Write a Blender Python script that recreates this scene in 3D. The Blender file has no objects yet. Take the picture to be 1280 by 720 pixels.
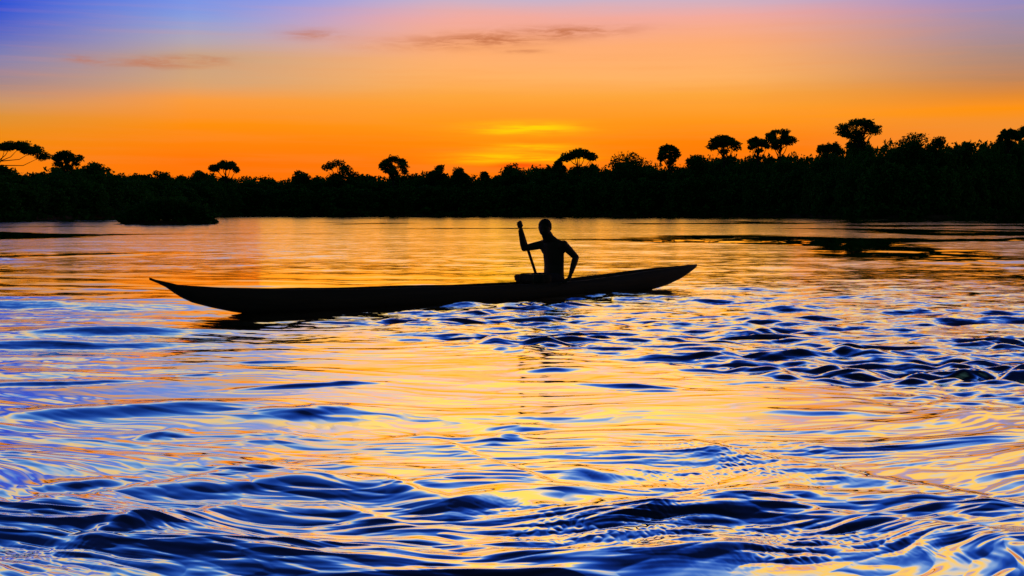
import bpy, bmesh, math, random
import numpy as np
from mathutils import Vector, Matrix, noise as mnoise

R = math.radians
sc = bpy.context.scene
C = sc.collection
random.seed(7)
rng = np.random.default_rng(11)

# ------------------------------------------------------------------ camera
CAM_H = 1.24
FPX = 1500.0                      # focal length in pixels of the 1280 px wide frame
HORIZON = 265.0
PITCH = math.atan((360 - HORIZON) / FPX)
cam_d = bpy.data.cameras.new('camera')
cam = bpy.data.objects.new('camera', cam_d)
C.objects.link(cam)
cam.location = (0, 0, CAM_H)
cam.rotation_euler = (math.pi / 2 - PITCH, 0, 0)
cam_d.sensor_width = 36
cam_d.lens = FPX / 1280 * 36
cam_d.clip_start = 0.05
cam_d.clip_end = 20000
sc.camera = cam
sc.view_settings.view_transform = 'Standard'
sc.view_settings.look = 'None'
sc.view_settings.exposure = 0
sc.view_settings.gamma = 1
sc.cycles.use_denoising = True
sc.cycles.max_bounces = 6
sc.cycles.glossy_bounces = 3
sc.cycles.caustics_reflective = False
sc.cycles.caustics_refractive = False


def ray(px, py):
    v = Vector(((px - 640) / FPX, -(py - 360) / FPX, -1))
    return cam.rotation_euler.to_matrix() @ v


def P(px, py, Y):
    """world point at depth Y that the photograph shows at (px, py)"""
    d = ray(px, py)
    k = Y / d.y
    return Vector((d.x * k, Y, CAM_H + d.z * k))


def on_water(px, py):
    d = ray(px, py)
    k = -CAM_H / d.z
    return Vector((d.x * k, d.y * k, 0))


def azel(px, py):
    d = ray(px, py)
    return math.degrees(math.atan2(d.x, d.y)), math.degrees(math.atan2(d.z, math.hypot(d.x, d.y)))


def lin(r, g, b):
    def f(c):
        c /= 255
        return c / 12.92 if c <= 0.04045 else ((c + 0.055) / 1.055) ** 2.4
    return (f(r), f(g), f(b), 1)


# ------------------------------------------------------------------ world
SUN_AZ, SUN_EL = azel(656, 166)
w = bpy.data.worlds.new('World')
sc.world = w
w.use_nodes = True
nt = w.node_tree
nt.nodes.clear()


class NG:
    """tiny helper to write node maths"""
    def __init__(s, nt): s.nt = nt
    def n(s, t, **k):
        o = s.nt.nodes.new(t)
        for a, b in k.items(): setattr(o, a, b)
        return o
    def link(s, a, b):
        if isinstance(a, (int, float)): b.default_value = a
        elif isinstance(a, tuple): b.default_value = a
        else: s.nt.links.new(a, b)
    def m(s, op, a, b=0.0, c=0.0, clamp=False):
        o = s.n('ShaderNodeMath', operation=op, use_clamp=clamp)
        s.link(a, o.inputs[0]); s.link(b, o.inputs[1]); s.link(c, o.inputs[2])
        return o.outputs[0]
    def mix(s, f, a, b, bt='MIX'):
        o = s.n('ShaderNodeMix', data_type='RGBA', blend_type=bt)
        s.link(f, o.inputs[0]); s.link(a, o.inputs[6]); s.link(b, o.inputs[7])
        return o.outputs[2]
    def noise(s, vec, scale, detail=3, rough=.5, dist=0):
        o = s.n('ShaderNodeTexNoise')
        s.link(vec, o.inputs['Vector'])
        o.inputs['Scale'].default_value = scale
        o.inputs['Detail'].default_value = detail
        o.inputs['Roughness'].default_value = rough
        o.inputs['Distortion'].default_value = dist
        return o
    def comb(s, x, y, z):
        o = s.n('ShaderNodeCombineXYZ')
        s.link(x, o.inputs[0]); s.link(y, o.inputs[1]); s.link(z, o.inputs[2])
        return o.outputs[0]
    def ramp(s, f, stops, interp='LINEAR'):
        o = s.n('ShaderNodeValToRGB')
        cr = o.color_ramp
        cr.interpolation = interp
        while len(cr.elements) < len(stops): cr.elements.new(.5)
        for e, (p, c) in zip(cr.elements, stops):
            e.position = p; e.color = c
        s.link(f, o.inputs[0])
        return o.outputs[0]
    def mapr(s, v, a, b, c=0.0, d=1.0, smooth=False):
        o = s.n('ShaderNodeMapRange')
        if smooth: o.interpolation_type = 'SMOOTHSTEP'
        s.link(v, o.inputs[0])
        for i, q in enumerate((a, b, c, d)): o.inputs[i + 1].default_value = q
        return o.outputs[0]


g = NG(nt)
tc = g.n('ShaderNodeTexCoord')
sep = g.n('ShaderNodeSeparateXYZ')
nt.links.new(tc.outputs['Generated'], sep.inputs[0])
dx, dy, dz = sep.outputs
hor = g.m('SQRT', g.m('ADD', g.m('MULTIPLY', dx, dx), g.m('MULTIPLY', dy, dy)))
el = g.m('MULTIPLY', g.m('ARCTAN2', dz, hor), 180 / math.pi)
az = g.m('MULTIPLY', g.m('ARCTAN2', dx, dy), 180 / math.pi)
ae = g.comb(g.m('MULTIPLY', az, .05), g.m('MULTIPLY', el, .45), 0.0)
ns = g.noise(ae, 1.0, 4, .55)
wob = g.m('MULTIPLY', g.m('SUBTRACT', ns.outputs[0], .5), 1.8)
# the sky changes with height, differently towards each side of the sunset
e3 = g.m('MAXIMUM', g.m('ADD', el, g.m('MULTIPLY', wob, g.mapr(el, 1, 8, .12, .6))), 0.0)
t = g.m('SQRT', g.m('DIVIDE', e3, 90.0))
T = lambda e: math.sqrt(e / 90)


def boost(c, k_): return tuple(v * k_ for v in c[:3]) + (1,)


HIGH_C = [(T(10.8), lin(240, 186, 132)), (T(12.6), boost(lin(255, 204, 98), 1.05)), (T(14.8), lin(250, 206, 120)), (T(16.6), lin(214, 206, 206)), (T(18.5), lin(130, 168, 232)), (T(22), lin(66, 114, 212)),  # gold stops: unseen band above the view, added to warm the water's reflections
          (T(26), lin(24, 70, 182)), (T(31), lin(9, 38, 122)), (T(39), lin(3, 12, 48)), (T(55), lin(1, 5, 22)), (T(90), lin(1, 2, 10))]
HIGH_L = [(T(11.2), lin(100, 146, 226)), (T(12.8), lin(240, 200, 130)), (T(14.0), lin(222, 196, 150)), (T(16), lin(140, 176, 226)), (T(18.5), lin(78, 130, 212)), (T(22), lin(40, 88, 190)),  # its gold stops continue the added unseen band that gilds the water
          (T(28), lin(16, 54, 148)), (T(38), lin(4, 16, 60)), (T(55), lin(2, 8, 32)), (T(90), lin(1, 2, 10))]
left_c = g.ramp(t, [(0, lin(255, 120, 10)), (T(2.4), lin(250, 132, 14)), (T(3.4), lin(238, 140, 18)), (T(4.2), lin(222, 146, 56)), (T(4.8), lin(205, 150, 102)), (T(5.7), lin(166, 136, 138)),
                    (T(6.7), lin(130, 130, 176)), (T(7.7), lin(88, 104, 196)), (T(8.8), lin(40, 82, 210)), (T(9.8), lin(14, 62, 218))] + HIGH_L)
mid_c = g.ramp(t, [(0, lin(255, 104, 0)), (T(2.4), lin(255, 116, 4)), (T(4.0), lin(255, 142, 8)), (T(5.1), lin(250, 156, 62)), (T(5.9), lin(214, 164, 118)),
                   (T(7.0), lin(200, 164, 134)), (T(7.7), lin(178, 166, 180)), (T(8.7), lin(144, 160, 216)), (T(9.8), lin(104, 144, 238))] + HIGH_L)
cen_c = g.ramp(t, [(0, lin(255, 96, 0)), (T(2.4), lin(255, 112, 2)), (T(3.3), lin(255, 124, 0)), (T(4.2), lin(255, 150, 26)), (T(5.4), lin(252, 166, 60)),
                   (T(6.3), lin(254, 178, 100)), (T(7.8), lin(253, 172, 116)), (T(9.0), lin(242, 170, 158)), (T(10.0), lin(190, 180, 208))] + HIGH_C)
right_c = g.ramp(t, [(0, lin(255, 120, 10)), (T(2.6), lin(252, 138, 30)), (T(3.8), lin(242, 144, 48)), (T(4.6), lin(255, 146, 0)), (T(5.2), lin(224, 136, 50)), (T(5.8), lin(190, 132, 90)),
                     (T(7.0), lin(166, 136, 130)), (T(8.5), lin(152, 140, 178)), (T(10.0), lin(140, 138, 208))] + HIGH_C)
col = g.mix(g.mapr(az, -23, -14.9), left_c, mid_c)
col = g.mix(g.mapr(az, -15.5, -1.5, smooth=True), col, cen_c)
col = g.mix(g.mapr(az, 9, 24, smooth=True), col, right_c)


def ell(px, py, wpx, hpx, tilt=0.0, pw=1.0):
    a0, e0 = azel(px, py)
    sx = wpx / FPX * 180 / math.pi; sy = hpx / FPX * 180 / math.pi
    a = g.m('DIVIDE', g.m('SUBTRACT', az, a0), sx)
    ee = g.m('SUBTRACT', g.m('SUBTRACT', el, e0), g.m('MULTIPLY', g.m('SUBTRACT', az, a0), tilt))
    e_ = g.m('DIVIDE', ee, sy)
    r2 = g.m('ADD', g.m('MULTIPLY', a, a), g.m('MULTIPLY', e_, e_))
    return g.m('EXPONENT', g.m('MULTIPLY', r2, -pw))


# overall thin streaks
st = g.noise(g.comb(g.m('MULTIPLY', az, .09), g.m('MULTIPLY', el, 2.2), 3.0), 1.0, 5, .6)
stf = g.m('MULTIPLY', g.mapr(st.outputs[0], .42, .72, 0, .18, True), g.mapr(el, 12, 6, 0, 1))
col = g.mix(stf, col, lin(244, 144, 64))
# wisps
cn = g.noise(g.comb(g.m('MULTIPLY', az, .55), g.m('MULTIPLY', el, 3.4), 9.0), 1.0, 6, .62, .5)
cf = g.mapr(cn.outputs[0], .38, .62, 0, 1, True)
for (px, py, wp, hp, tl, s) in ((600, 50, 95, 9, .05, .9), (712, 40, 72, 7, .03, .85), (655, 64, 26, 2.5, 0, .6),
                                (388, 43, 34, 7, 0, .55), (190, 79, 62, 7, .02, .6), (245, 74, 42, 5, .02, .5), (105, 74, 22, 4, -.04, .5)):
    m_ = g.m('MULTIPLY', g.m('MULTIPLY', ell(px, py, wp, hp, tl), s), g.m('ADD', g.m('MULTIPLY', cf, .8), .25), clamp=True)
    col = g.mix(m_, col, lin(196, 112, 72))
# the sun's glow broken by bars of cloud
gl = g.m('MULTIPLY', ell(660, 176, 250, 42), .42)
col = g.mix(gl, col, lin(255, 140, 0))
gn = g.noise(g.comb(g.m('MULTIPLY', az, .30), g.m('MULTIPLY', el, 4.5), 5.0), 1.0, 4, .6)
gf = g.mapr(gn.outputs[0], .35, .6, .35, 1, True)
for (px, py, wp, hp, s) in ((662, 160, 58, 6.5, 1.15), (640, 165, 34, 3.2, .7), (664, 185, 46, 5, .85), (650, 199, 68, 6.5, 1.1), (610, 197, 40, 5, .6), (640, 172, 120, 22, .10)):
    m_ = g.m('MULTIPLY', g.m('MULTIPLY', ell(px, py, wp, hp), s), gf, clamp=True)
    col = g.mix(m_, col, lin(255, 208, 0))
m_ = g.m('MULTIPLY', ell(652, 206, 40, 5), .8)
col = g.mix(m_, col, lin(255, 52, 0))
# the half of the sky away from the sunset is already night-dark
back = g.mapr(dy, -.35, .25, 0.0, 1, True)
col = g.mix(back, (.028, .070, .075, 1), col)
bg = g.n('ShaderNodeBackground')
nt.links.new(col, bg.inputs[0]); bg.inputs[1].default_value = 1.0
sky = g.n('ShaderNodeTexSky', sky_type='NISHITA')
sky.sun_disc = False
sky.sun_elevation = R(SUN_EL)
sky.sun_rotation = R(SUN_AZ)
bg2 = g.n('ShaderNodeBackground')
nt.links.new(sky.outputs[0], bg2.inputs[0]); bg2.inputs[1].default_value = 0.0006
add = g.n('ShaderNodeAddShader')
nt.links.new(bg.outputs[0], add.inputs[0]); nt.links.new(bg2.outputs[0], add.inputs[1])
wo = g.n('ShaderNodeOutputWorld')
nt.links.new(add.outputs[0], wo.inputs[0])

# ------------------------------------------------------------------ sun
sd = bpy.data.lights.new('sun', 'SUN')
sd.energy = 0.034
sd.angle = R(25)
sd.color = (1, .66, .04)
sun = bpy.data.objects.new('sun', sd)
C.objects.link(sun)
_az, _el = R(SUN_AZ), R(SUN_EL)
sdir = Vector((math.sin(_az) * math.cos(_el), math.cos(_az) * math.cos(_el), math.sin(_el)))
sun.rotation_euler = sdir.to_track_quat('Z', 'Y').to_euler()


# ------------------------------------------------------------------ materials
def material(name, base, rough=.7, noise_scale=3.0, var=.35, detail=4, stretch=(1, 1, 1), spec=.3, bump=0.0):
    m = bpy.data.materials.new(name)
    m.use_nodes = True
    q = NG(m.node_tree)
    b = m.node_tree.nodes['Principled BSDF']
    tc = q.n('ShaderNodeTexCoord')
    mp = q.n('ShaderNodeMapping')
    mp.inputs['Scale'].default_value = stretch
    m.node_tree.links.new(tc.outputs['Object'], mp.inputs[0])
    n = q.noise(mp.outputs[0], noise_scale, detail, .6)
    lo = tuple(c * (1 - var) for c in base) + (1,)
    hi = tuple(min(1, c * (1 + var)) for c in base) + (1,)
    c = q.ramp(n.outputs[0], [(.3, lo), (.7, hi)])
    m.node_tree.links.new(c, b.inputs['Base Color'])
    b.inputs['Roughness'].default_value = rough
    b.inputs['Specular IOR Level'].default_value = spec
    if bump:
        bp = q.n('ShaderNodeBump')
        bp.inputs['Strength'].default_value = bump
        bp.inputs['Distance'].default_value = .01
        m.node_tree.links.new(n.outputs[0], bp.inputs['Height'])
        m.node_tree.links.new(bp.outputs[0], b.inputs['Normal'])
    return m


M_LEAF = material('leaf', (.02, .12, .016), .85, .35, .5, spec=.08)
M_LEAF2 = material('leaf_dark', (.014, .10, .014), .85, .35, .5, spec=.08)
for m_ in (M_LEAF, M_LEAF2):       # leaves let some of the light behind them through
    q_ = NG(m_.node_tree)
    tr_ = q_.n('ShaderNodeBsdfTranslucent'); tr_.inputs[0].default_value = (.03, .12, .012, 1)
    mx_ = q_.n('ShaderNodeMixShader'); mx_.inputs[0].default_value = .3
    out_ = m_.node_tree.nodes['Material Output']
    m_.node_tree.links.new(m_.node_tree.nodes['Principled BSDF'].outputs[0], mx_.inputs[1])
    m_.node_tree.links.new(tr_.outputs[0], mx_.inputs[2])
    m_.node_tree.links.new(mx_.outputs[0], out_.inputs[0])
M_BARK = material('bark', (.035, .026, .018), .95, 1.5, .4, stretch=(1, 1, .25), spec=.05)
M_EARTH = material('earth', (.05, .035, .022), .95, .4, .4, spec=.05)
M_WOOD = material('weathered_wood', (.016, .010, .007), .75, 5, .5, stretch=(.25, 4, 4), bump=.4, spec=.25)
M_WOOD2 = material('plank_wood', (.05, .03, .018), .7, 6, .5, stretch=(3, .3, 3), bump=.3, spec=.2)
M_PADDLE = material('paddle_wood', (.05, .028, .014), .6, 12, .4, stretch=(1, 1, .2), bump=.2, spec=.25)
M_CLOTH = material('canvas_cloth', (.035, .028, .024), .9, 18, .3, bump=.5, spec=.1)
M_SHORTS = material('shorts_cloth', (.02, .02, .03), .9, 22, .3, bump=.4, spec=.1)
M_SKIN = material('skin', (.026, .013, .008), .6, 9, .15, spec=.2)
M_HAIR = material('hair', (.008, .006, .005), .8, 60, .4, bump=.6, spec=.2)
M_ROPE = material('rope', (.12, .09, .05), .9, 30, .3, bump=.5)


def mesh_obj(name, verts, faces, mat, parent=None, smooth=True):
    me = bpy.data.meshes.new(name)
    verts = np.asarray(verts, dtype=np.float32)
    me.from_pydata(verts.tolist(), [], [list(map(int, f)) for f in faces])
    me.materials.append(mat)
    if smooth:
        me.shade_smooth()
    o = bpy.data.objects.new(name, me)
    C.objects.link(o)
    if parent: o.parent = parent
    return o


def fast_mesh(name, verts, quads, mat, smooth=False, uv=None):
    me = bpy.data.meshes.new(name)
    nv, nq = len(verts), len(quads)
    me.vertices.add(nv)
    me.vertices.foreach_set('co', np.asarray(verts, np.float32).ravel())
    me.loops.add(nq * 4)
    me.loops.foreach_set('vertex_index', np.asarray(quads, np.int32).ravel())
    me.polygons.add(nq)
    me.polygons.foreach_set('loop_start', np.arange(0, nq * 4, 4, dtype=np.int32))
    me.polygons.foreach_set('loop_total', np.full(nq, 4, np.int32))
    me.update(calc_edges=True)
    me.materials.append(mat)
    if smooth: me.shade_smooth()
    return me


def tag(o, label=None, cat=None, group=None, kind=None):
    if label: o['label'] = label
    if cat: o['category'] = cat
    if group: o['group'] = group
    if kind: o['kind'] = kind
    return o


def empty(name, loc=(0, 0, 0), rz=0):
    o = bpy.data.objects.new(name, None)
    o.empty_display_size = .2
    o.location = loc
    o.rotation_euler = (0, 0, rz)
    C.objects.link(o)
    return o


# ------------------------------------------------------------------ canoe frame of reference
AX0 = Vector((-3.09, 14.84, 0)); AX1 = Vector((1.70, 18.79, 0))
AXL = (AX1 - AX0).length
AXD = (AX1 - AX0).normalized()            # towards the stern (right, away)
AXN = Vector((-AXD.y, AXD.x, 0))          # towards the far side
S_BOW, S_STERN = -.234 * AXL, 1.285 * AXL


def interp(x, pts):
    return float(np.interp(x, [p[0] for p in pts], [p[1] for p in pts]))


GUN = [(-.234, .47), (-.2, .415), (-.181, .383), (-.12, .345), (-.0738, .318), (.04, .275), (.2, .248), (.46, .218), (.65, .198), (.8475, .221), (.95, .255), (1.041, .292), (1.15, .333), (1.285, .377)]
KEEL = [(-.234, .452), (-.2045, .375), (-.18, .262), (-.155, .173), (-.11, .09), (-.066, .025), (0, -.05), (.12, -.10), (.6, -.12), (.95, -.09), (1.08, -.03), (1.159, .045), (1.218, .147), (1.26, .26), (1.285, .33)]


def half_beam(t):
    a = (t + .234) / 1.519
    b = max(0.0, math.sin(math.pi * min(1, max(0, a)))) ** .55
    return .012 + .285 * b


# ------------------------------------------------------------------ water
_perm = rng.permutation(256).astype(np.int32)
_perm = np.concatenate([_perm, _perm])
_ang = rng.random(256) * 2 * np.pi
_gx, _gy = np.cos(_ang).astype(np.float32), np.sin(_ang).astype(np.float32)


def perlin(x, y, seed=0):
    x = x + seed * 17.13; y = y + seed * 9.71
    xi = np.floor(x).astype(np.int32); yi = np.floor(y).astype(np.int32)
    xf = (x - xi).astype(np.float32); yf = (y - yi).astype(np.float32)
    u = xf * xf * xf * (xf * (xf * 6 - 15) + 10); v = yf * yf * yf * (yf * (yf * 6 - 15) + 10)
    def gr(ix, iy, ax, ay):
        h = _perm[(_perm[ix & 255] + iy) & 255]
        return _gx[h] * ax + _gy[h] * ay
    a = gr(xi, yi, xf, yf); b = gr(xi + 1, yi, xf - 1, yf)
    c = gr(xi, yi + 1, xf, yf - 1); d = gr(xi + 1, yi + 1, xf - 1, yf - 1)
    return (a + u * (b - a)) + v * ((c + u * (d - c)) - (a + u * (b - a)))


def sstep(x, a, b):
    t = np.clip((x - a) / (b - a), 0, 1)
    return t * t * (3 - 2 * t)


def build_water():
    # polar sheet round the viewpoint, finest where the near water is seen
    rs = [0.0, .5]
    while rs[-1] < 3.4: rs.append(rs[-1] + .05)
    while rs[-1] < 120: rs.append(rs[-1] + max(.0062, .42 * rs[-1] ** 2 / (CAM_H * 1200)))
    while rs[-1] < 9000: rs.append(rs[-1] * 1.06)
    rs = np.array(rs)
    az_f = np.linspace(-28, 28, 1300)
    side = [28.]
    st_ = .06
    while side[-1] + st_ < 180:
        side.append(side[-1] + st_); st_ = min(st_ * 1.12, 4)
    side = np.array(side[1:])
    azs = np.concatenate([-side[::-1], az_f, side, [180.]])
    A = np.radians(azs)
    Rr, Aa = np.meshgrid(rs, A, indexing='ij')
    dr = np.gradient(rs)
    DR = np.repeat(dr[:, None], len(A), 1)
    X = Rr * np.sin(Aa); Y = Rr * np.cos(Aa)
    front = Y > .5
    Ys = np.where(front, Y, .5)
    U = X / Ys * FPX + 640            # bearing and range written as photograph columns and rows,
    V = HORIZON + CAM_H * FPX / Ys    # only used to say where on the river which sort of wave lives
    def zone(u, v, ru, rv, tilt=0):
        a = (U - u) / ru; b = (V - v - tilt * (U - u)) / rv
        return np.exp(-(a * a + b * b)) * front
    def fade(lam):
        return sstep(lam / DR, 1.8, 4.2)
    H = np.zeros_like(X)

    # ---- zones
    fore = .22 * sstep(V, 495, 540) + .66 * sstep(V, 545, 665)
    calm = np.clip(zone(560, 462, 330, 38) * 1.0 + zone(300, 470, 140, 22) * .5 + zone(1000, 510, 200, 22) * .4, 0, 1)
    chop = np.clip(zone(850, 395, 260, 28) + .85 * zone(960, 368, 360, 18) + zone(1150, 410, 260, 48) + zone(980, 435, 240, 32, .05) + zone(560, 392, 170, 13, -.05) + .9 * zone(640, 420, 130, 16) + .9 * zone(1280, 470, 170, 35), 0, 1)
    left = np.clip(zone(60, 392, 200, 30) + zone(40, 450, 200, 40) + zone(330, 425, 130, 15) * .6, 0, 1)
    far = sstep(-V, -352, -330)
    nf = 1 - far

    # ---- domain warp
    wx = perlin(X * .55, Y * .55, 1) * .9 + perlin(X * 1.6, Y * 1.6, 2) * .22
    wy = perlin(X * .5, Y * .7, 3) * .55 + perlin(X * 1.5, Y * 1.9, 4) * .14
    tiltm = np.where(front, np.clip((U - 640) / 640, -1.4, 1.4), 0)
    Yt = Y + X * (-.30 * tiltm) + wy            # crests lean up towards the middle on both sides
    # ---- broad waves
    n1 = perlin((X + wx) / 1.7, Yt / .62, 5)
    c1 = np.sign(n1) * np.abs(n1) ** 1.0
    fore1 = .45 * sstep(V, 480, 540) + .45 * sstep(V, 560, 665)
    H += (.048 * fore1 + .010 * nf) * c1 * fade(.6)
    n2 = perlin((X + wx) / .90, Yt / .27, 6)
    r2 = 1 - np.abs(n2) * 2.2                    # sharper crests
    H += (.0215 * fore * (.4 + .9 * sstep(n1, -.1, .4)) + .0030 * nf) * r2 * fade(.27)
    n3 = perlin((X + wx * .5) / .30, Yt / .12, 7)
    H += (.0066 * fore + .0014 * nf) * (np.abs(n3) * 2 - .3) * (1 - .6 * calm) * fade(.12)
    n4 = perlin(X / 3.2, Yt / 1.6, 8)
    H += .030 * n4 * (.35 + .65 * nf) * (1 - .5 * calm) * fade(1.6)

    # ---- capillary trains riding on the waves, in patches
    ph = 2 * np.pi * ((Yt * .95 + X * .10) / .088 + 2.2 * perlin(X * 2.2, Y * 2.6, 9))
    patch = sstep(perlin(X * .9 + wx, Y * 1.5, 10), .02, .28) * fore
    H += .0022 * fore * perlin((X + wx * .3) / .10, Yt / .042, 17) * fade(.045)
    H += (.0022) * (fore + .25 * nf * (1 - calm)) * perlin((X + wx * .3) / .20, Yt / .075, 18) * fade(.075)
    patch = np.clip(.25 * fore + patch + zone(300, 640, 260, 26) * .9 + zone(1080, 580, 120, 20, .18) + zone(480, 690, 120, 16), 0, 1)
    H += .0021 * (np.sin(ph) + .4 * np.sin(2.3 * ph + 1)) * (.5 + perlin(X * 3, Y * 4, 16)) * patch * fade(.05) * (.55 + .45 * np.sign(n1) * np.minimum(1, np.abs(n1) * 4))
    hatch = np.clip(zone(905, 588, 120, 26) + zone(735, 662, 130, 24) + zone(960, 690, 160, 22) + zone(60, 700, 100, 14) * .5, 0, 1)
    dim = perlin(X / .036 + 1.2 * perlin(X * 4, Y * 4, 12), Y / .080 + X * 5 * tiltm, 13) + .6 * perlin((X + .25 * Y) / .045, (Y - .5 * X) / .07, 15)
    H += .0075 * np.abs(dim) * hatch * (.15 + .85 * sstep(perlin(X * 2.4, Y * 2.8, 14), -.3, .25)) * fade(.055)

    # ---- chop: wake and wind-ruffled water to the right
    q = np.zeros_like(X)
    for lam, a, s in ((1.1, .035, 20), (.55, .042, 21), (.30, .062, 22), (.18, .052, 23), (.10, .028, 24)):
        q += a * perlin((X + wx * .4) / (lam * 1.8), (Y + wy * .5) / lam, s) * fade(lam * .9)
    H += q * chop * (.45 + .95 * sstep(perlin(X / 2.0 + wx, Y / 1.1, 27) + .5 * perlin(X / .8, Y / .5, 28), -.25, .35))
    # ---- left: long blue swells
    H += left * (.055 * perlin((X + wx) / 3.0, (Y - .12 * X + wy) / .95, 31) * fade(.95) + .012 * perlin(X / 1.2, (Y - .1 * X) / .32, 32) * fade(.3) + .004 * perlin(X / .6, Y / .15, 33) * fade(.14))
    # ---- calm far water: long low ripples whose length grows with the range
    for lam, a, s in ((.5, .005, 41), (1.0, .012, 42), (2.2, .026, 43), (5.0, .045, 44), (12., .07, 45)):
        H += a * far * perlin(X / (lam * 1.7) + wx, Y / lam + .12 * X / lam * np.sin(s) + .6 * perlin(X / (lam * 4), Y / (lam * 4), s + 9), s) * fade(lam)

    # ---- single lens-shaped ripples and ridges one can point to
    def lens(u, v, lu, lv, amp, tilt=0.):
        c = on_water(u, v)
        sc_ = c.y / FPX
        a = (X - c.x) / (lu * sc_)
        dy_ = c.y * c.y / (CAM_H * FPX)
        b = (Y - c.y + tilt * (X - c.x)) / (lv * dy_)
        b = b + .7 * perlin(X * 1.3 / (lu * sc_), Y * 0, int(u) % 37)
        return amp * (1.25 if v < 500 else 1.3) * np.exp(-a * a - b * b) * front * sstep(lv * dy_ * 4 / DR, 1.8, 4)
    for (u, v, lu, lv, amp, tl) in ((40, 384, 170, 6.5, .10, 0), (150, 418, 110, 6, .045, -.25), (60, 433, 120, 6, .045, -.2), (330, 452, 60, 3, .014, -.3), (60, 480, 90, 4, .018, -.3), (150, 512, 130, 8, .03, -.3),(378, 484, 60, 4, .022, -.35), (430, 480, 40, 3, .012, -.3), (690, 463, 34, 4.5, .022, -.3), (790, 483, 55, 4, .018, .3),
                                    (820, 489, 40, 3, .012, 0), (250, 468, 30, 3, .010, -.2), (530, 548, 34, 6, .014, 0), (625, 551, 36, 7, .022, 0),
                                    (740, 592, 46, 9, .014, .15), (205, 541, 30, 6, .018, 0), (100, 606, 52, 8, .015, -.3),
                                    (1040, 516, 70, 4, .012, .2), (380, 515, 60, 7, .024, -.2), (350, 606, 100, 8, .012, -.15), (650, 534, 40, 5, .014, 0)):
        H += lens(u, v, lu, lv * (.5 if v < 500 else .8), amp, tl)
    # long winding ridges of the foreground
    def ridge(pts, wv, amp):
        us = np.array([p[0] for p in pts], float); vs = np.array([p[1] for p in pts], float)
        vc = np.interp(U, us, vs)
        vc = vc + 3.5 * perlin(X * 2.2, Y * 0 + 1.5, 50 + len(pts)) * 2
        b = (V - vc) / wv
        prof = np.where(b > 0, np.exp(-b * b), np.exp(-(b * 2.2) ** 2))
        ends = sstep(U, us[0] - 5, us[0] + 60) * (1 - sstep(U, us[-1] - 60, us[-1] + 5))
        return amp * prof * ends * front
    for pts, wv, amp in (([(0, 640), (150, 618), (270, 596), (330, 597), (420, 612), (480, 609), (560, 634), (640, 622)], 15, .030),
                         ([(60, 690), (200, 655), (300, 632), (420, 640), (520, 668), (600, 676)], 13, .022),
                         ([(640, 640), (750, 652), (860, 640), (960, 628), (1100, 622), (1200, 630)], 14, .028),
                         ([(820, 660), (900, 648), (1000, 640), (1120, 660), (1290, 690)], 16, .026),
                         ([(420, 560), (560, 560), (640, 590), (700, 612), (800, 622)], 12, .018),
                         ([(840, 552), (960, 578), (1080, 600), (1290, 640)], 13, .024),
                         ([(560, 690), (700, 712), (820, 706), (960, 690)], 15, .026)):
        H += ridge(pts, wv, amp * .72) * fade(.12)

    # the river lies flat under the hull, below the floor of the canoe
    sx = (X - AX0.x) * AXD.x + (Y - AX0.y) * AXD.y
    sn = (X - AX0.x) * AXN.x + (Y - AX0.y) * AXN.y
    tt = sx / AXL
    hb = .012 + .285 * np.clip(np.sin(np.pi * np.clip((tt + .234) / 1.519, 0, 1)), 0, 1) ** .55
    inside = sstep(hb * .82 - np.abs(sn), 0, .03) * (tt > -.02) * (tt < 1.1)
    near_hull = np.exp(-(np.maximum(np.abs(sn) - hb, 0) / .25) ** 2) * (tt > -.1) * (tt < 1.2)
    under_bow = np.exp(-(np.maximum(np.abs(sn) - hb, 0) / 1.3) ** 2) * sstep(-tt, -.40, -.2) * sstep(tt, -.12, .06)
    H = H * (1 - .45 * near_hull) * (1 - .85 * under_bow)
    H = H * (1 - inside) - .08 * inside
    H[Rr > 700] = 0
    verts = np.stack([X, Y, H], -1).reshape(-1, 3)
    nr, nc = X.shape
    i = np.arange(nr - 1)[:, None] * nc + np.arange(nc)[None, :]
    j = np.roll(i, -1, axis=1)
    quads = np.stack([i, j, j + nc, i + nc], -1)[:, :, ::-1].reshape(-1, 4)
    ruf = (chop + .35 * left * (1 - under_bow) + .30 * far + .12 * calm * (1 - chop)) * sstep(Rr, 5, 8) * (Rr < 200)
    return verts, quads, ruf.ravel()


m = bpy.data.materials.new('river_water')
m.use_nodes = True
q = NG(m.node_tree)
b = m.node_tree.nodes['Principled BSDF']
tcw = q.n('ShaderNodeTexCoord')
sp = q.n('ShaderNodeSeparateXYZ')
m.node_tree.links.new(tcw.outputs['Object'], sp.inputs[0])
ox, oy, oz = sp.outputs
# wind-ruffled and slick streaks: rougher or smoother surface
sl = q.noise(q.comb(q.m('MULTIPLY', ox, .05), q.m('MULTIPLY', oy, .045), 7.3), 1.0, 3, .5, .8)
bear = q.m('DIVIDE', ox, q.m('MAXIMUM', oy, 1.0))
bias = q.m('ADD', q.mapr(bear, .08, .40, -.05, .12), q.mapr(bear, -.22, -.42, 0.0, .09))
ruffled = q.mapr(q.m('SUBTRACT', sl.outputs[0], bias), .37, .45, 0, 1, True)
rough_far = q.m('ADD', q.m('MULTIPLY', ruffled, .16), .02)
lg = q.m('LOGARITHM', q.m('MAXIMUM', oy, 1.0), 10.0)
ft = q.mapr(lg, 1.2, 1.65, 0, 1, True)
fine = q.noise(tcw.outputs['Object'], 7, 3, .5)
rough_near = q.mapr(fine.outputs[0], .3, .7, .03, .10)
mixr = q.n('ShaderNodeMix', data_type='FLOAT')
q.link(ft, mixr.inputs[0]); q.link(rough_near, mixr.inputs[2]); q.link(rough_far, mixr.inputs[3])
m.node_tree.nodes.remove(b)
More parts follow.
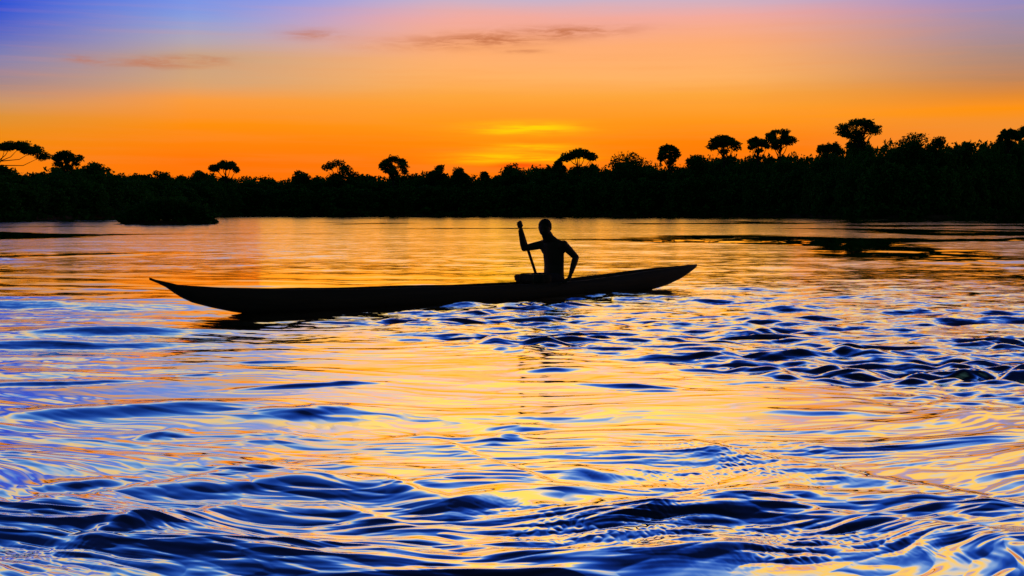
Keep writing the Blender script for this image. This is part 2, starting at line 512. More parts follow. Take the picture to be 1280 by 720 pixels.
gs = q.n('ShaderNodeBsdfAnisotropic', distribution='BECKMANN')
gs.inputs['Color'].default_value = (1.0, .975, .86, 1)
m.node_tree.links.new(mixr.outputs[0], gs.inputs['Roughness'])
# cat's-paw ripples too small for the mesh tilt the surface where the river is ruffled
atn = q.n('ShaderNodeAttribute', attribute_name='ruffle')
geo = q.n('ShaderNodeNewGeometry')
def vm(op, a, b_=None, sc_=None):
    o = q.n('ShaderNodeVectorMath', operation=op)
    m.node_tree.links.new(a, o.inputs[0])
    if b_ is not None: q.link(b_, o.inputs[1])
    if sc_ is not None: q.link(sc_, o.inputs['Scale'])
    return o.outputs[0]
rip = q.noise(q.comb(q.m('MULTIPLY', ox, 2.4), q.m('MULTIPLY', oy, 7.0), 0.0), 1.0, 5, .65)
rip = vm('MULTIPLY', vm('SUBTRACT', rip.outputs['Color'], (.5, .5, .5)), (.7, 1.0, 0.0))
nrm = vm('NORMALIZE', vm('ADD', geo.outputs['Normal'], vm('SCALE', rip, None, q.m('MULTIPLY', q.m('MULTIPLY', atn.outputs['Fac'], .95), q.m('SUBTRACT', 1.0, q.m('MULTIPLY', ft, q.m('SUBTRACT', 1.0, ruffled)))))))
m.node_tree.links.new(nrm, gs.inputs['Normal'])
deep = q.n('ShaderNodeBsdfDiffuse')
deep.inputs['Color'].default_value = (.0015, .005, .018, 1)
fr = q.n('ShaderNodeFresnel'); fr.inputs[0].default_value = 2.1
mx = q.n('ShaderNodeMixShader')
m.node_tree.links.new(q.m('ADD', q.m('MULTIPLY', fr.outputs[0], .46), .54), mx.inputs[0])
m.node_tree.links.new(deep.outputs[0], mx.inputs[1]); m.node_tree.links.new(gs.outputs[0], mx.inputs[2])
m.node_tree.links.new(mx.outputs[0], m.node_tree.nodes['Material Output'].inputs[0])
M_WATER = m
wv, wq, wr = build_water()
me = fast_mesh('river_water', wv, wq, M_WATER, smooth=True)
at = me.attributes.new('ruffle', 'FLOAT', 'POINT')
at.data.foreach_set('value', wr.astype(np.float32))
river = bpy.data.objects.new('river_water', me)
C.objects.link(river)
tag(river, kind='structure', cat='water', label='rippled river water reflecting the orange and blue evening sky')

# ------------------------------------------------------------------ far banks
SHORE = [(-700, 276), (0, 275), (130, 273), (230, 271), (300, 270), (600, 270), (900, 270.3), (1000, 270.8), (1090, 272), (1180, 272), (1280, 271.2), (2000, 272)]


def shore_y(px):
    return CAM_H * FPX / (interp(px, SHORE) - HORIZON)


def build_ground():
    pxs = np.linspace(-900, 2200, 160)
    vs, fs = [], []
    prof = [(-1.5, -.6), (0, .0), (1.5, .5), (5, 1.2), (30, 1.8), (120, 2.2), (600, 3), (5000, 4)]
    for px in pxs:
        Y0 = shore_y(px) + 1.5 * mnoise.noise(Vector((px * .02, 0, 0))) * 2
        d = Vector(((px - 640) / FPX, 1, 0))
        for (o, z) in prof:
            p = d * (Y0 + o)
            vs.append((p.x, p.y, z + .25 * mnoise.noise(Vector((px * .05, o, 1))) * (o > 0)))
    n = len(prof)
    for i in range(len(pxs) - 1):
        for j in range(n - 1):
            a = i * n + j
            fs.append((a, a + n, a + n + 1, a + 1))
    o = mesh_obj('riverbank_ground', vs, fs, M_EARTH)
    tag(o, kind='structure', cat='ground', label='dark earth of the wooded far riverbank')


build_ground()


# ------------------------------------------------------------------ trees
def leaf_quads(blobs, n, size, seed, shell=.55, flat=.6):
    """n leaf sprays scattered through the ellipsoids (x,y,z,rx,ry,rz)"""
    r = np.random.default_rng(seed)
    bl = np.array(blobs, float)
    area = (bl[:, 3] * bl[:, 5]) ** .9 + 1e-6
    idx = r.choice(len(bl), n, p=area / area.sum())
    d = r.normal(size=(n, 3)); d /= np.linalg.norm(d, axis=1)[:, None]
    rad = shell + (1 - shell) * r.random(n)[:, None] ** .7
    lump = 1 + .22 * np.sin(d[:, :1] * 7 + idx[:, None]) * np.cos(d[:, 2:] * 6 + idx[:, None] * 2)
    p = bl[idx, :3] + d * rad * lump * bl[idx, 3:]
    a = r.normal(size=(n, 3)); a[:, 2] *= flat; a /= np.linalg.norm(a, axis=1)[:, None]
    c = r.normal(size=(n, 3)); c[:, 2] *= flat
    c -= (c * a).sum(1)[:, None] * a; c /= np.linalg.norm(c, axis=1)[:, None]
    s = size * (.6 + .8 * r.random(n))[:, None]
    v = np.stack([p - a * s, p - c * s * .45, p + a * s, p + c * s * .45], 1).reshape(-1, 3)
    f = np.arange(n * 4).reshape(-1, 4)
    return v, f


def tube(path, radii, sides=7):
    vs, fs = [], []
    for i, (p, r_) in enumerate(zip(path, radii)):
        p = Vector(p)
        a = Vector(path[max(i - 1, 0)]); b_ = Vector(path[min(i + 1, len(path) - 1)])
        d = (b_ - a).normalized()
        q_ = d.to_track_quat('Z', 'Y').to_matrix()
        for k_ in range(sides):
            an = 2 * math.pi * k_ / sides
            vs.append(p + q_ @ Vector((math.cos(an) * r_, math.sin(an) * r_, 0)))
    for i in range(len(path) - 1):
        for k_ in range(sides):
            a = i * sides + k_; b_ = i * sides + (k_ + 1) % sides
            fs.append((a, b_, b_ + sides, a + sides))
    fs.append(tuple(range(sides - 1, -1, -1)))
    fs.append(tuple((len(path) - 1) * sides + k_ for k_ in range(sides)))
    return vs, fs


def merge(parts):
    V_, F_ = [], []
    for v, f in parts:
        o = len(V_)
        V_ += [tuple(x) for x in v]
        F_ += [tuple(i + o for i in x) for x in f]
    return V_, F_


def make_tree(name, px, Y, blobs, trunk_h, label, cat='tree', group=None, n=1400, leaf=.55, fork=None, tr=.35, mat=None, seed=None, shell=.5):
    """blobs in metres relative to the trunk foot; limbs run from the fork to every blob"""
    seed = seed if seed is not None else random.randint(0, 99999)
    rr = random.Random(seed)
    base_z = .9
    root = empty(name, ((px - 640) / FPX * Y, Y, base_z))
    tag(root, label, cat, group)
    v, f = leaf_quads(blobs, n, leaf, seed, shell)
    me = fast_mesh('crown', v, f, mat or M_LEAF)
    cr = bpy.data.objects.new('crown', me); C.objects.link(cr); cr.parent = root
    fh = fork if fork is not None else trunk_h * .7
    fx = rr.uniform(-.4, .4)
    parts = [tube([(0, 0, -1.2), (0, 0, .3), (fx * .5, 0, fh * .5), (fx, 0, fh), (fx, 0, trunk_h)], [tr * 1.4, tr * 1.1, tr * .85, tr * .7, tr * .3])]
    for bl in (blobs[1::2][:5] if name == 'umbrella_tree' else blobs[:9]):
        c = Vector(bl[:3])
        s0 = Vector((fx, 0, fh * rr.uniform(.8, 1.05)))
        mid = s0.lerp(c, .55) + Vector((0, 0, -.12 * (c - s0).length))
        parts.append(tube([s0, mid, c], [tr * .45, tr * .3, tr * .1], 5))
    V_, F_ = merge(parts)
    mesh_obj('trunk', V_, F_, M_BARK, root)
    return root


def blobs_umbrella(w_, top, thick, n=9, slope=0.0, seed=1, droop=.25):
    rr = random.Random(seed)
    out = []
    for i in range(n):
        x = (i / (n - 1) - .5) * 2
        z = top - thick * .5 - droop * thick * x * x * 2 - slope * x
        out.append((x * w_ * .42, rr.uniform(-.3, .3) * w_, z + rr.uniform(-.2, .2) * thick, w_ * rr.uniform(.13, .19), w_ * .2, thick * rr.uniform(.42, .58)))
    return out


def blobs_dome(w_, top, bottom, n=14, seed=1, ex=1.0):
    rr = random.Random(seed)
    out = []
    for i in range(n):
        a = rr.uniform(-1, 1); b_ = rr.random() ** .8
        lim = math.sqrt(max(0, 1 - b_ ** 2)) ** ex
        rad = w_ * rr.uniform(.18, .27)
        out.append((a * lim * (w_ * .5 - rad * .6), rr.uniform(-.4, .4) * w_, bottom + (top - bottom - rad * .8) * b_, rad, rad * 1.2, rad * rr.uniform(.7, .95)))
    out.append((rr.uniform(-.1, .1) * w_, 0, top - w_ * .14, w_ * .2, w_ * .2, w_ * .14))
    return out


def blobs_ring(w_, top, h_, n=9, seed=1):
    """airy round crown: uneven clumps with sky showing between"""
    rr = random.Random(seed * 7 + 3)
    out = []
    for i in range(n):
        an = math.pi * (-.12 + 1.24 * (i + rr.uniform(-.35, .35)) / (n - 1))
        k_ = rr.uniform(.72, 1.05)
        out.append((math.cos(an) * w_ * .36 * k_, rr.uniform(-.3, .3) * w_, top - h_ * .52 + math.sin(an) * h_ * .38 * k_, w_ * rr.uniform(.14, .22), w_ * .17, h_ * rr.uniform(.13, .20)))
    for i in range(6):
        out.append((rr.uniform(-.24, .24) * w_, rr.uniform(-.2, .2) * w_, top - h_ * rr.uniform(.3, .75), w_ * rr.uniform(.12, .18), w_ * .2, h_ * rr.uniform(.1, .15)))
    out.append((rr.uniform(-.1, .1) * w_, 0, top - h_ * .85, w_ * .2, w_ * .2, h_ * .16))
    return out


# skyline trees: kind, px centre, top py, width px, extra, label
SKY = [
    ('umb', 20, 179, 58, dict(slope=.45, th=11), 'flat topped tree at the left edge of the photo with its thin crown slanting right'),
    ('ring', 86, 189, 36, dict(h=24), 'airy round tree standing second from the left edge above the left bank'),
    ('dome', 118, 203, 40, {}, 'broad sloping crown just right of the airy tree on the left bank'),
    ('umb', 282, 202, 32, dict(th=9), 'small umbrella shaped tree standing alone on the left skyline above the bow'),
    ('dome', 251, 213, 26, {}, 'low round crown just left of the small umbrella tree'),
    ('dome', 200, 213, 30, {}, 'low bushy crown above the dark shrubs of the islet'),
    ('dome', 377, 213, 30, {}, 'pointed low crown between the small umbrella tree and the lopsided tree'),
    ('umbd', 427, 202, 42, dict(th=12, slope=.5), 'lopsided umbrella tree drooping to the right, left of the two tiered tree'),
    ('ring', 493, 196, 36, dict(h=26), 'airy two tiered tree on the skyline left of the paddler'),
    ('dome', 548, 206, 26, {}, 'small round crown just right of the two tiered tree'),
    ('dome', 574, 210, 26, {}, 'second small round crown right of the two tiered tree'),
    ('dome', 606, 215, 20, {}, 'tiny crown in the lowest stretch of skyline left of the sun glow'),
    ('dome', 644, 204, 42, {}, 'low crown standing in front of the red sun glow'),
    ('umb', 723, 187, 40, dict(th=11), 'umbrella tree standing right of the sun glow and above the paddler'),
    ('dome', 699, 198, 18, {}, 'small crown tucked against the left side of the umbrella tree by the glow'),
    ('dome', 785, 189, 58, {}, 'wide dense dome crown right of the umbrella tree by the glow'),
    ('ring', 835, 181, 28, dict(h=26), 'slim ball shaped tree between the wide dome and the next low dome'),
    ('dome', 870, 193, 34, {}, 'low dome crown left of the tall ball tree on its bare trunk'),
    ('ring', 903, 168, 40, dict(h=26), 'round crowned tree raised on a bare trunk at the right of centre'),
    ('ring', 972, 162, 38, dict(h=26), 'two headed tree crown, its taller right head'),
    ('ring', 946, 172, 28, dict(h=20), 'lower left head beside the taller two headed crown'),
    ('umb', 1034, 179, 30, dict(th=10), 'small layered tree at the left foot of the tallest tree'),
    ('big', 1071, 150, 54, dict(h=34), 'tallest emergent tree on the right bank with a wide broken crown'),
    ('dome', 1138, 166, 48, {}, 'rounded crown right of the tallest tree'),
    ('dome', 1170, 171, 32, {}, 'smaller crown sloping off the right side of the rounded crown'),
    ('dome', 1206, 178, 38, {}, 'low dome in the dip towards the right edge'),
    ('ring', 1257, 162, 26, dict(h=20), 'upright airy tree near the right edge'),
    ('umb', 1281, 159, 34, dict(th=12), 'flat airy tree cut by the right edge of the photo'),
]
MASS_TOP = [(-500, 208), (-40, 206), (12, 207), (32, 220), (52, 214), (70, 206), (105, 205), (130, 210), (145, 217), (180, 218), (240, 219), (262, 217), (300, 221), (350, 222), (400, 219), (440, 216), (475, 222),
            (520, 215), (560, 216), (590, 219), (612, 220), (640, 212), (700, 206), (750, 205), (760, 211), (790, 203), (850, 206), (880, 199), (930, 196), (980, 190), (1003, 199), (1030, 193),
            (1060, 180), (1120, 182), (1180, 184), (1240, 180), (1290, 172), (1500, 176), (1900, 180)]
for i, (kind, px, top, wp, ex, label) in enumerate(SKY):
    Y = shore_y(px) + 14
    s = Y / FPX
    top_z = CAM_H + (HORIZON - top) * s - .9
    w_ = wp * s
    mass_z = CAM_H + (HORIZON - interp(px, MASS_TOP)) * s - .9
    if kind == 'umb':
        th = ex.get('th', 10) * s
        bl = blobs_umbrella(w_, top_z, th, 10, ex.get('slope', 0) * th, i)
        make_tree('umbrella_tree', px if i else 3, Y, [(b_[0] + (0 if i else 26 * s), *b_[1:]) for b_ in bl], top_z - th, label, n=int(1000 + 5.5 * wp * 12), leaf=.42 * s * 4, fork=top_z - th * 2.0, tr=1.5 * s, seed=100 + i, shell=.2)
    elif kind == 'umbd':
        th = ex['th'] * s
        bl = blobs_umbrella(w_, top_z, th, 10, ex['slope'] * th, i) + blobs_dome(w_ * .8, top_z - th, mass_z - 2, 6, i)
        make_tree('umbrella_tree', px, Y, bl, top_z - th, label, n=2800, leaf=.40 * s * 4, fork=top_z - th * 1.8, tr=1.6 * s, seed=100 + i, shell=.3)
    elif kind == 'ring':
        h_ = ex['h'] * s
        bl = blobs_ring(w_, top_z, h_, 10, i)
        make_tree('round_tree', px, Y, bl, top_z - h_ * .5, label, n=3600, leaf=.40 * s * 4, fork=top_z - h_ * .95, tr=1.7 * s, seed=100 + i, shell=.2)
    elif kind == 'big':
        h_ = ex['h'] * s
        bl = blobs_ring(w_, top_z, h_ * .8, 12, i) + blobs_dome(w_ * .5, top_z - h_ * .55, mass_z - 3, 10, i, .6)
        make_tree('emergent_tree', px, Y, bl, top_z - h_ * .4, label, n=6500, leaf=.40 * s * 4, fork=mass_z, tr=2.2 * s, seed=100 + i, shell=.2)
    else:
        bl = blobs_dome(w_, top_z, min(mass_z - 4, top_z - 4), 14, i)
        make_tree('broadleaf_tree', px, Y, bl, top_z * .7, label, n=2800, leaf=.42 * s * 4, tr=1.5 * s, seed=100 + i, shell=.4)

# the closed wall of forest: individual trees filling the bank to its skyline, no two tellable apart
fill_protos = []
for i in range(6):
    w0 = 9 + i
    bl = blobs_dome(w0, 12, 1.0, 26, 300 + i, .4)
    t_ = make_tree('forest_tree', 640, 372, bl, 8, 'dark leafy tree in the closed wall of forest along the far bank', group='trees forming the closed forest wall', n=3200, leaf=.62, tr=.3, mat=M_LEAF2 if i % 2 else M_LEAF, seed=300 + i, shell=.45)
    fill_protos.append([t_, False, w0])


def copy_tree(o, parent=None):
    c = o.copy(); C.objects.link(c)
    if parent: c.parent = parent
    for ch in o.children: copy_tree(ch, c)
    return c


px = -90
k_ = 0
while px < 1380:
    for row, off in enumerate((4, 14, 26, 38)):
        pj = px + random.uniform(-5, 5) + row * 6
        Y = shore_y(pj) + off
        s = Y / FPX
        tz = CAM_H + (HORIZON - interp(pj, MASS_TOP)) * s - .9
        tz *= (.70, .86, .98, 1.0)[row] * random.uniform(.93, 1.03) * (1 + .06 * min(1, max(0, (pj - 850) / 250)))
        pr = fill_protos[k_ % 6]; k_ += 1
        sc_ = tz / 12.0
        o = pr[0] if not pr[1] else copy_tree(pr[0])
        pr[1] = True
        o.location = ((pj - 640) / FPX * Y, Y, .9)
        sw = random.uniform(.75, 1.05) * min(1.25, max(.65, s * 14 / pr[2] * 2.6))
        o.scale = (sw, sw, sc_)
        o.rotation_euler = (0, 0, random.uniform(0, 6.28))
    px += 19


# undergrowth that hangs over the waterline
def build_undergrowth():
    bl = []
    x = -140
    while x < 1420:
        Y = shore_y(x) + random.uniform(0, 4)
        s = Y / FPX
        h = random.uniform(1.4, 3.6) * (1.0 if 300 < x < 1000 else .9)
        bl.append(((x - 640) / FPX * Y, Y, h * .4, random.uniform(1.6, 3.2), 2.2, h * .6))
        bl.append(((x - 640) / FPX * (Y + 6), Y + 6, h * .9 + 1.0, random.uniform(2, 4), 2.2, h * .9))
        x += 2.3 / s * random.uniform(.6, 1.0)
    v, f = leaf_quads(bl, 60000, .6, 5, .3)
    v[:, 2] = np.maximum(v[:, 2], -.02)
    me = fast_mesh('undergrowth', v, f, M_LEAF2)
    o = bpy.data.objects.new('undergrowth', me); C.objects.link(o)
    tag(o, 'dense dark undergrowth overhanging the waterline of the far bank', 'undergrowth', kind='stuff')


build_undergrowth()


# shrubby islet at the left, nearer than the bank
def build_islet():
    Yc = on_water(200, 279.5).y
    x0, x1 = (142 - 640) / FPX * Yc, (262 - 640) / FPX * Yc
    vs, fs = [], []
    nx, ny = 40, 10
    for i in range(nx + 1):
        for j in range(ny + 1):
            a = i / nx * 2 - 1; b_ = j / ny * 2 - 1
            r_ = math.hypot(a, b_ * 1.0)
            z = .35 * (1 - r_ ** 2) - .04 + .08 * mnoise.noise(Vector((a * 5, b_ * 3, 0)))
            vs.append(((x0 + x1) / 2 + a * (x1 - x0) * .56, Yc + 3.5 + b_ * 4, max(z, -.3)))
    for i in range(nx):
        for j in range(ny):
            k0 = i * (ny + 1) + j
            fs.append((k0, k0 + ny + 1, k0 + ny + 2, k0 + 1))
    o = mesh_obj('islet_ground', vs, fs, M_EARTH)
    tag(o, kind='structure', cat='ground', label='low dark mud of the small islet near the left bank')
    labs = ['left end', 'right end']
    n = 11
    for i in range(n):
        u = (i + .5) / n
        h = 2.9 * (math.sin(math.pi * u) ** .8) * random.uniform(.7, 1.15) + .5
        bl = [(random.uniform(-.5, .5), random.uniform(-.8, .8), h * z_, random.uniform(.8, 1.15), .9, h * .3) for z_ in (.06, .2, .4, .55, .7)]
        root = empty('shrub', (x0 + (x1 - x0) * u, Yc + 2.2 + random.uniform(-.6, .8), .1))
        if i == 0: lab, gr = 'low shrub at the left tip of the small dark islet', None
        elif i == n - 1: lab, gr = 'low shrub at the right tip of the small dark islet', None
        else: lab, gr = 'dark leafy shrub crowded in the middle of the small islet near the left bank', 'shrubs on the islet'
        tag(root, lab, 'shrub', gr or 'shrubs on the islet')
        v, f = leaf_quads(bl, 1500, .17, 900 + i, .2)
        v[:, 2] = np.maximum(v[:, 2], -.1)
        me = fast_mesh('foliage', v, f, M_LEAF2)
        fo = bpy.data.objects.new('foliage', me); C.objects.link(fo); fo.parent = root
        parts = [tube([(0, 0, -.2), (0, 0, h * .3), b_[:3]], [.05, .04, .015], 5) for b_ in bl]
        V_, F_ = merge(parts)
        mesh_obj('stem', V_, F_, M_BARK, root)


build_islet()


# ------------------------------------------------------------------ canoe
def axp(s, n, z):
    p = AX0 + AXD * s + AXN * n
    return Vector((p.x, p.y, z))


canoe = empty('dugout_canoe', axp(S_STERN * .45, 0, 0), math.atan2(AXD.y, AXD.x))
tag(canoe, 'long dark wooden dugout canoe with upswept pointed bow carrying a lone paddler', 'canoe')
S0 = S_STERN * .45


def build_hull():
    ns, na = 90, 12
    vs, fs = [], []
    rings = []
    for i in range(ns + 1):
        t_ = -.234 + 1.519 * i / ns
        s = t_ * AXL - S0
        hb = half_beam(t_)
        gz = interp(t_, GUN); kz = interp(t_, KEEL)
        # hand-hewn unevenness
        gz += .010 * mnoise.noise(Vector((s * 1.1, 0, 0))) + .004 * mnoise.noise(Vector((s * 5, 2, 0)))
        hb += .006 * mnoise.noise(Vector((s * .9, 3, 0)))
        ring = []
        for j in range(na + 1):           # outside, near rail -> keel -> far rail
            a = -math.pi / 2 + math.pi * j / na
            y = hb * math.sin(a) * (1 + .05 * math.cos(a))
            z = gz - (gz - kz) * max(0, math.cos(a)) ** .6
            ring.append((s, y, z))
        fl = max(kz + .03, min(.035, gz - .01))
        wi = max(.003, hb - .028)
        for j in range(na + 1):           # inside, far rail -> floor -> near rail
            a = math.pi / 2 - math.pi * j / na
            y = wi * math.sin(a)
            z = gz + .001 - (gz - fl) * max(0, math.cos(a)) ** .45
            ring.append((s, y, z))
        rings.append(ring)
    n = len(rings[0])
    for r_ in rings: vs += r_
    for i in range(ns):
        for j in range(n):
            a = i * n + j; b_ = i * n + (j + 1) % n
            fs.append((a, a + n, b_ + n, b_))
    fs.append(tuple(range(n)))
    fs.append(tuple(ns * n + j for j in reversed(range(n))))
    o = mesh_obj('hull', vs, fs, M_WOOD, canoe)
    return o


build_hull()


def box_mesh(cx, cy, cz, lx, ly, lz, bev=.01, seg=2):
    bm = bmesh.new()
    bmesh.ops.create_cube(bm, size=1)
    bmesh.ops.scale(bm, vec=(lx, ly, lz), verts=bm.verts)
    bmesh.ops.bevel(bm, geom=bm.edges[:], offset=bev, segments=seg, affect='EDGES')
    bmesh.ops.translate(bm, vec=(cx, cy, cz), verts=bm.verts)
    bm.verts.ensure_lookup_table()
    vs = [v.co.copy() for v in bm.verts]; fs = [[v.index for v in f.verts] for f in bm.faces]
    bm.free()
    return vs, fs


for t_ in (.12, .40, 1.0):
    s = t_ * AXL - S0
    hb = half_beam(t_)
    V_, F_ = box_mesh(s, 0, interp(t_, GUN) - .045, .16, hb * 2 - .05, .022, .005)
    mesh_obj('thwart', V_, F_, M_WOOD2, canoe)
T_MAN = .783
s_m = T_MAN * AXL - S0
V_, F_ = box_mesh(s_m + .02, 0, .175, .26, half_beam(T_MAN) * 2 - .05, .024, .005)
mesh_obj('seat', V_, F_, M_WOOD2, canoe)

# the bundle across the rails in front of the paddler
bs0, bs1 = .690 * AXL, .730 * AXL
bundle = empty('cargo_bundle', axp((bs0 + bs1) / 2, 0, .195), math.atan2(AXD.y, AXD.x))
tag(bundle, "dark flat topped cargo bundle resting across the canoe's rails in front of the paddler's knees", 'bundle')
bm = bmesh.new()
bmesh.ops.create_cube(bm, size=1)
bmesh.ops.scale(bm, vec=(bs1 - bs0, .60, .118), verts=bm.verts)
bmesh.ops.bevel(bm, geom=bm.edges[:], offset=.02, segments=2, affect='EDGES')
bmesh.ops.subdivide_edges(bm, edges=bm.edges[:], cuts=3, use_grid_fill=True)
for v in bm.verts:
    v.co += Vector((mnoise.noise(v.co * 7), mnoise.noise(v.co * 7 + Vector((5, 0, 0))), mnoise.noise(v.co * 7 + Vector((0, 9, 0))))) * .014
    v.co.z += .061 + .006
me = bpy.data.meshes.new('wrap'); bm.to_mesh(me); bm.free(); me.materials.append(M_CLOTH); me.shade_smooth()
o = bpy.data.objects.new('wrap', me); C.objects.link(o); o.parent = bundle
for yy in (-.16, .15):
    hx, hz = (bs1 - bs0) / 2 + .010, .118 / 2 + .010
    pts = []
    for i in range(25):
        a = 2 * math.pi * i / 24
        sx_ = abs(math.cos(a)) ** .35 * math.copysign(1, math.cos(a)); sz_ = abs(math.sin(a)) ** .35 * math.copysign(1, math.sin(a))
        pts.append((sx_ * hx, yy, 0.067 + sz_ * hz))
    V_, F_ = tube(pts, [.006] * 25, 6)
    mesh_obj('rope', V_, F_, M_ROPE, bundle)


# ------------------------------------------------------------------ the paddler
def sphere_pts(c, r_, rot=None, n=16):
    if not hasattr(r_, '__len__'): r_ = (r_, r_, r_)
    out = []
    for i in range(1, n):
        th = math.pi * i / n
        for j in range(n * 2):
            ph_ = math.pi * j / n
            v = Vector((math.sin(th) * math.cos(ph_) * r_[0], math.sin(th) * math.sin(ph_) * r_[1], math.cos(th) * r_[2]))
            if rot is not None: v = rot @ v
            out.append(Vector(c) + v)
    for z in (1, -1):
        v = Vector((0, 0, z * r_[2]))
        if rot is not None: v = rot @ v
        out.append(Vector(c) + v)
    return out


def hull_piece(bm, *balls):
    """convex hull of ellipsoids (centre, radii[, rotation])"""
    b2 = bmesh.new()
    for bl in balls:
        for p in sphere_pts(bl[0], bl[1], bl[2] if len(bl) > 2 else None, 10): b2.verts.new(p)
    r_ = bmesh.ops.convex_hull(b2, input=b2.verts[:])
    dead = [v for v in b2.verts if not v.link_faces]
    bmesh.ops.delete(b2, geom=dead, context='VERTS')
    tmp = bpy.data.meshes.new('t'); b2.to_mesh(tmp); b2.free()
    bm.from_mesh(tmp); bpy.data.meshes.remove(tmp)


def fuse(name, bm, mat, parent, voxel, smooth=4, sub=None):
    """voxel-fuse the overlapping pieces into one continuous skin"""
    me = bpy.data.meshes.new(name); bm.to_mesh(me); bm.free()
    o = bpy.data.objects.new(name, me); C.objects.link(o)
    md = o.modifiers.new('r', 'REMESH'); md.mode = 'VOXEL'; md.voxel_size = voxel; md.use_smooth_shade = True
    sm = o.modifiers.new('s', 'SMOOTH'); sm.iterations = smooth; sm.factor = .5
    dg = bpy.context.evaluated_depsgraph_get()
    dg.update()
    me2 = bpy.data.meshes.new_from_object(o.evaluated_get(dg))
    me2.name = name
    me2.materials.clear(); me2.materials.append(mat)
    me2.shade_smooth()
    o.modifiers.clear()
    o.data = me2
    bpy.data.meshes.remove(me)
    if parent: o.parent = parent
    return o


PB = axp(T_MAN * AXL, 0, 0)               # where he sits
YM = PB.y
J = dict(
    head=P(681.0, 285.0, YM - .07), neck_b=P(686.5, 299.5, YM - .01), neck_t=P(682.5, 292.5, YM - .05),
    chest=P(691.8, 310, YM), belly=P(692.5, 331, YM + .01), pelvis=P(692.2, 347, YM),
    sh_r=P(678.6, 305.6, YM + .09), el_r=P(655.2, 310.3, YM + .13), wr_r=P(650.6, 289.0, YM + .09), ha_r=P(649.0, 280.6, YM + .07),
    sh_l=P(704.6, 306.2, YM - .09), el_l=P(719.8, 321.5, YM - .04), wr_l=P(714.0, 340.5, YM - .19), ha_l=P(711.6, 347.5, YM - .23),
)
fwd = -AXD                                 # towards the bow
hip = J['pelvis']
side_r = AXN                               # his right is the far side
hip_r = hip + side_r * .085 + Vector((0, 0, -.02)); hip_l = hip - side_r * .085 + Vector((0, 0, -.02))
kn_r = hip_r + fwd * .34 + side_r * .06 + Vector((0, 0, .0)); kn_l = hip_l + fwd * .34 - side_r * .06 + Vector((0, 0, .0))
kn_r.z = kn_l.z = .262
an_r = kn_r + fwd * .33 - side_r * .05; an_l = kn_l + fwd * .33 + side_r * .05
an_r.z = an_l.z = .095
chest_fwd = Vector((-.45, -.89, 0)).normalized()
CR = Matrix(((-chest_fwd.y * -1, chest_fwd.x * -1, 0), (0, 0, 0), (0, 0, 1)))
yaw = math.atan2(chest_fwd.y, chest_fwd.x) + math.pi / 2     # local -Y is forward
RC = Matrix.Rotation(yaw, 3, 'Z')
hyaw = math.atan2(-.95, -.28) + math.pi / 2
RH = Matrix.Rotation(hyaw, 3, 'Z') @ Matrix.Rotation(R(8), 3, 'X')

person = empty('person', (PB.x, PB.y, .19))
tag(person, 'shirtless paddler seated in the canoe, one fist raised on the paddle, other elbow bent out', 'person')
pinv = Matrix.Translation(-person.location)
bm = bmesh.new()
HP = hull_piece
# torso
HP(bm, (J['chest'] + Vector((0, 0, .045)), (.172, .104, .085), RC), (J['chest'] + Vector((0, 0, -.06)), (.172, .106, .085), RC))
HP(bm, (J['chest'] + Vector((0, 0, -.06)), (.168, .106, .08), RC), (J['belly'], (.157, .102, .07), RC))
HP(bm, (J['belly'], (.157, .102, .07), RC), (J['pelvis'] + Vector((0, 0, .02)), (.160, .110, .08), RC))
HP(bm, (J['pelvis'] + Vector((0, 0, .02)), (.160, .110, .08), RC), (hip - Vector((0, 0, .015)), (.15, .12, .07)))
for sh, s_ in ((J['sh_r'], 1), (J['sh_l'], -1)):      # collar, shoulder, breast
    HP(bm, (J['neck_b'], .052), (sh, .050))
    HP(bm, (sh, .070), (J['chest'] + Vector((0, 0, -.02)), (.10, .09, .08), RC))
    HP(bm, (sh + Vector((0, 0, .0)), .070), (sh + (J['chest'] - sh) * .3 + Vector((0, 0, -.10)), .055))
    HP(bm, (J['neck_t'], .050), (sh + (J['neck_b'] - sh) * .45, .048))
HP(bm, (J['neck_t'] + Vector((0, 0, .02)), (.080, .068, .05)), (J['neck_b'], (.092, .074, .05)))
# arms
for a_, b_, c_ in ((J['sh_r'], J['el_r'], J['wr_r']), (J['sh_l'], J['el_l'], J['wr_l'])):
    mid = a_.lerp(b_, .4)
    HP(bm, (a_, .066), (mid, .060)); HP(bm, (mid, .060), (b_, .047))
    m2 = b_.lerp(c_, .3)
    HP(bm, (b_, .047), (m2, .050)); HP(bm, (m2, .050), (c_, (.034, .034, .034)))
# legs
for h_, k2, an in ((hip_r, kn_r, an_r), (hip_l, kn_l, an_l)):
    HP(bm, (h_, .085), (k2, .056))
    cf_ = k2.lerp(an, .3)
    HP(bm, (k2, .056), (cf_ - Vector((0, 0, .01)), .052)); HP(bm, (cf_ - Vector((0, 0, .01)), .052), (an, .034))
    toe = an + fwd * .17; toe.z = .062
    heel = an - fwd * .03; heel.z = .068
    HP(bm, (an, .034), (heel, .032), (an + fwd * .07 - Vector((0, 0, .01)), .030))
    HP(bm, (heel, .030), (toe, (.028, .038, .018)))
    for k3 in range(5):
        o_ = AXN * (.032 - .016 * k3)
        HP(bm, (toe + o_, .012), (toe + o_ + fwd * (.045 - .005 * abs(k3 - 1)), .009))
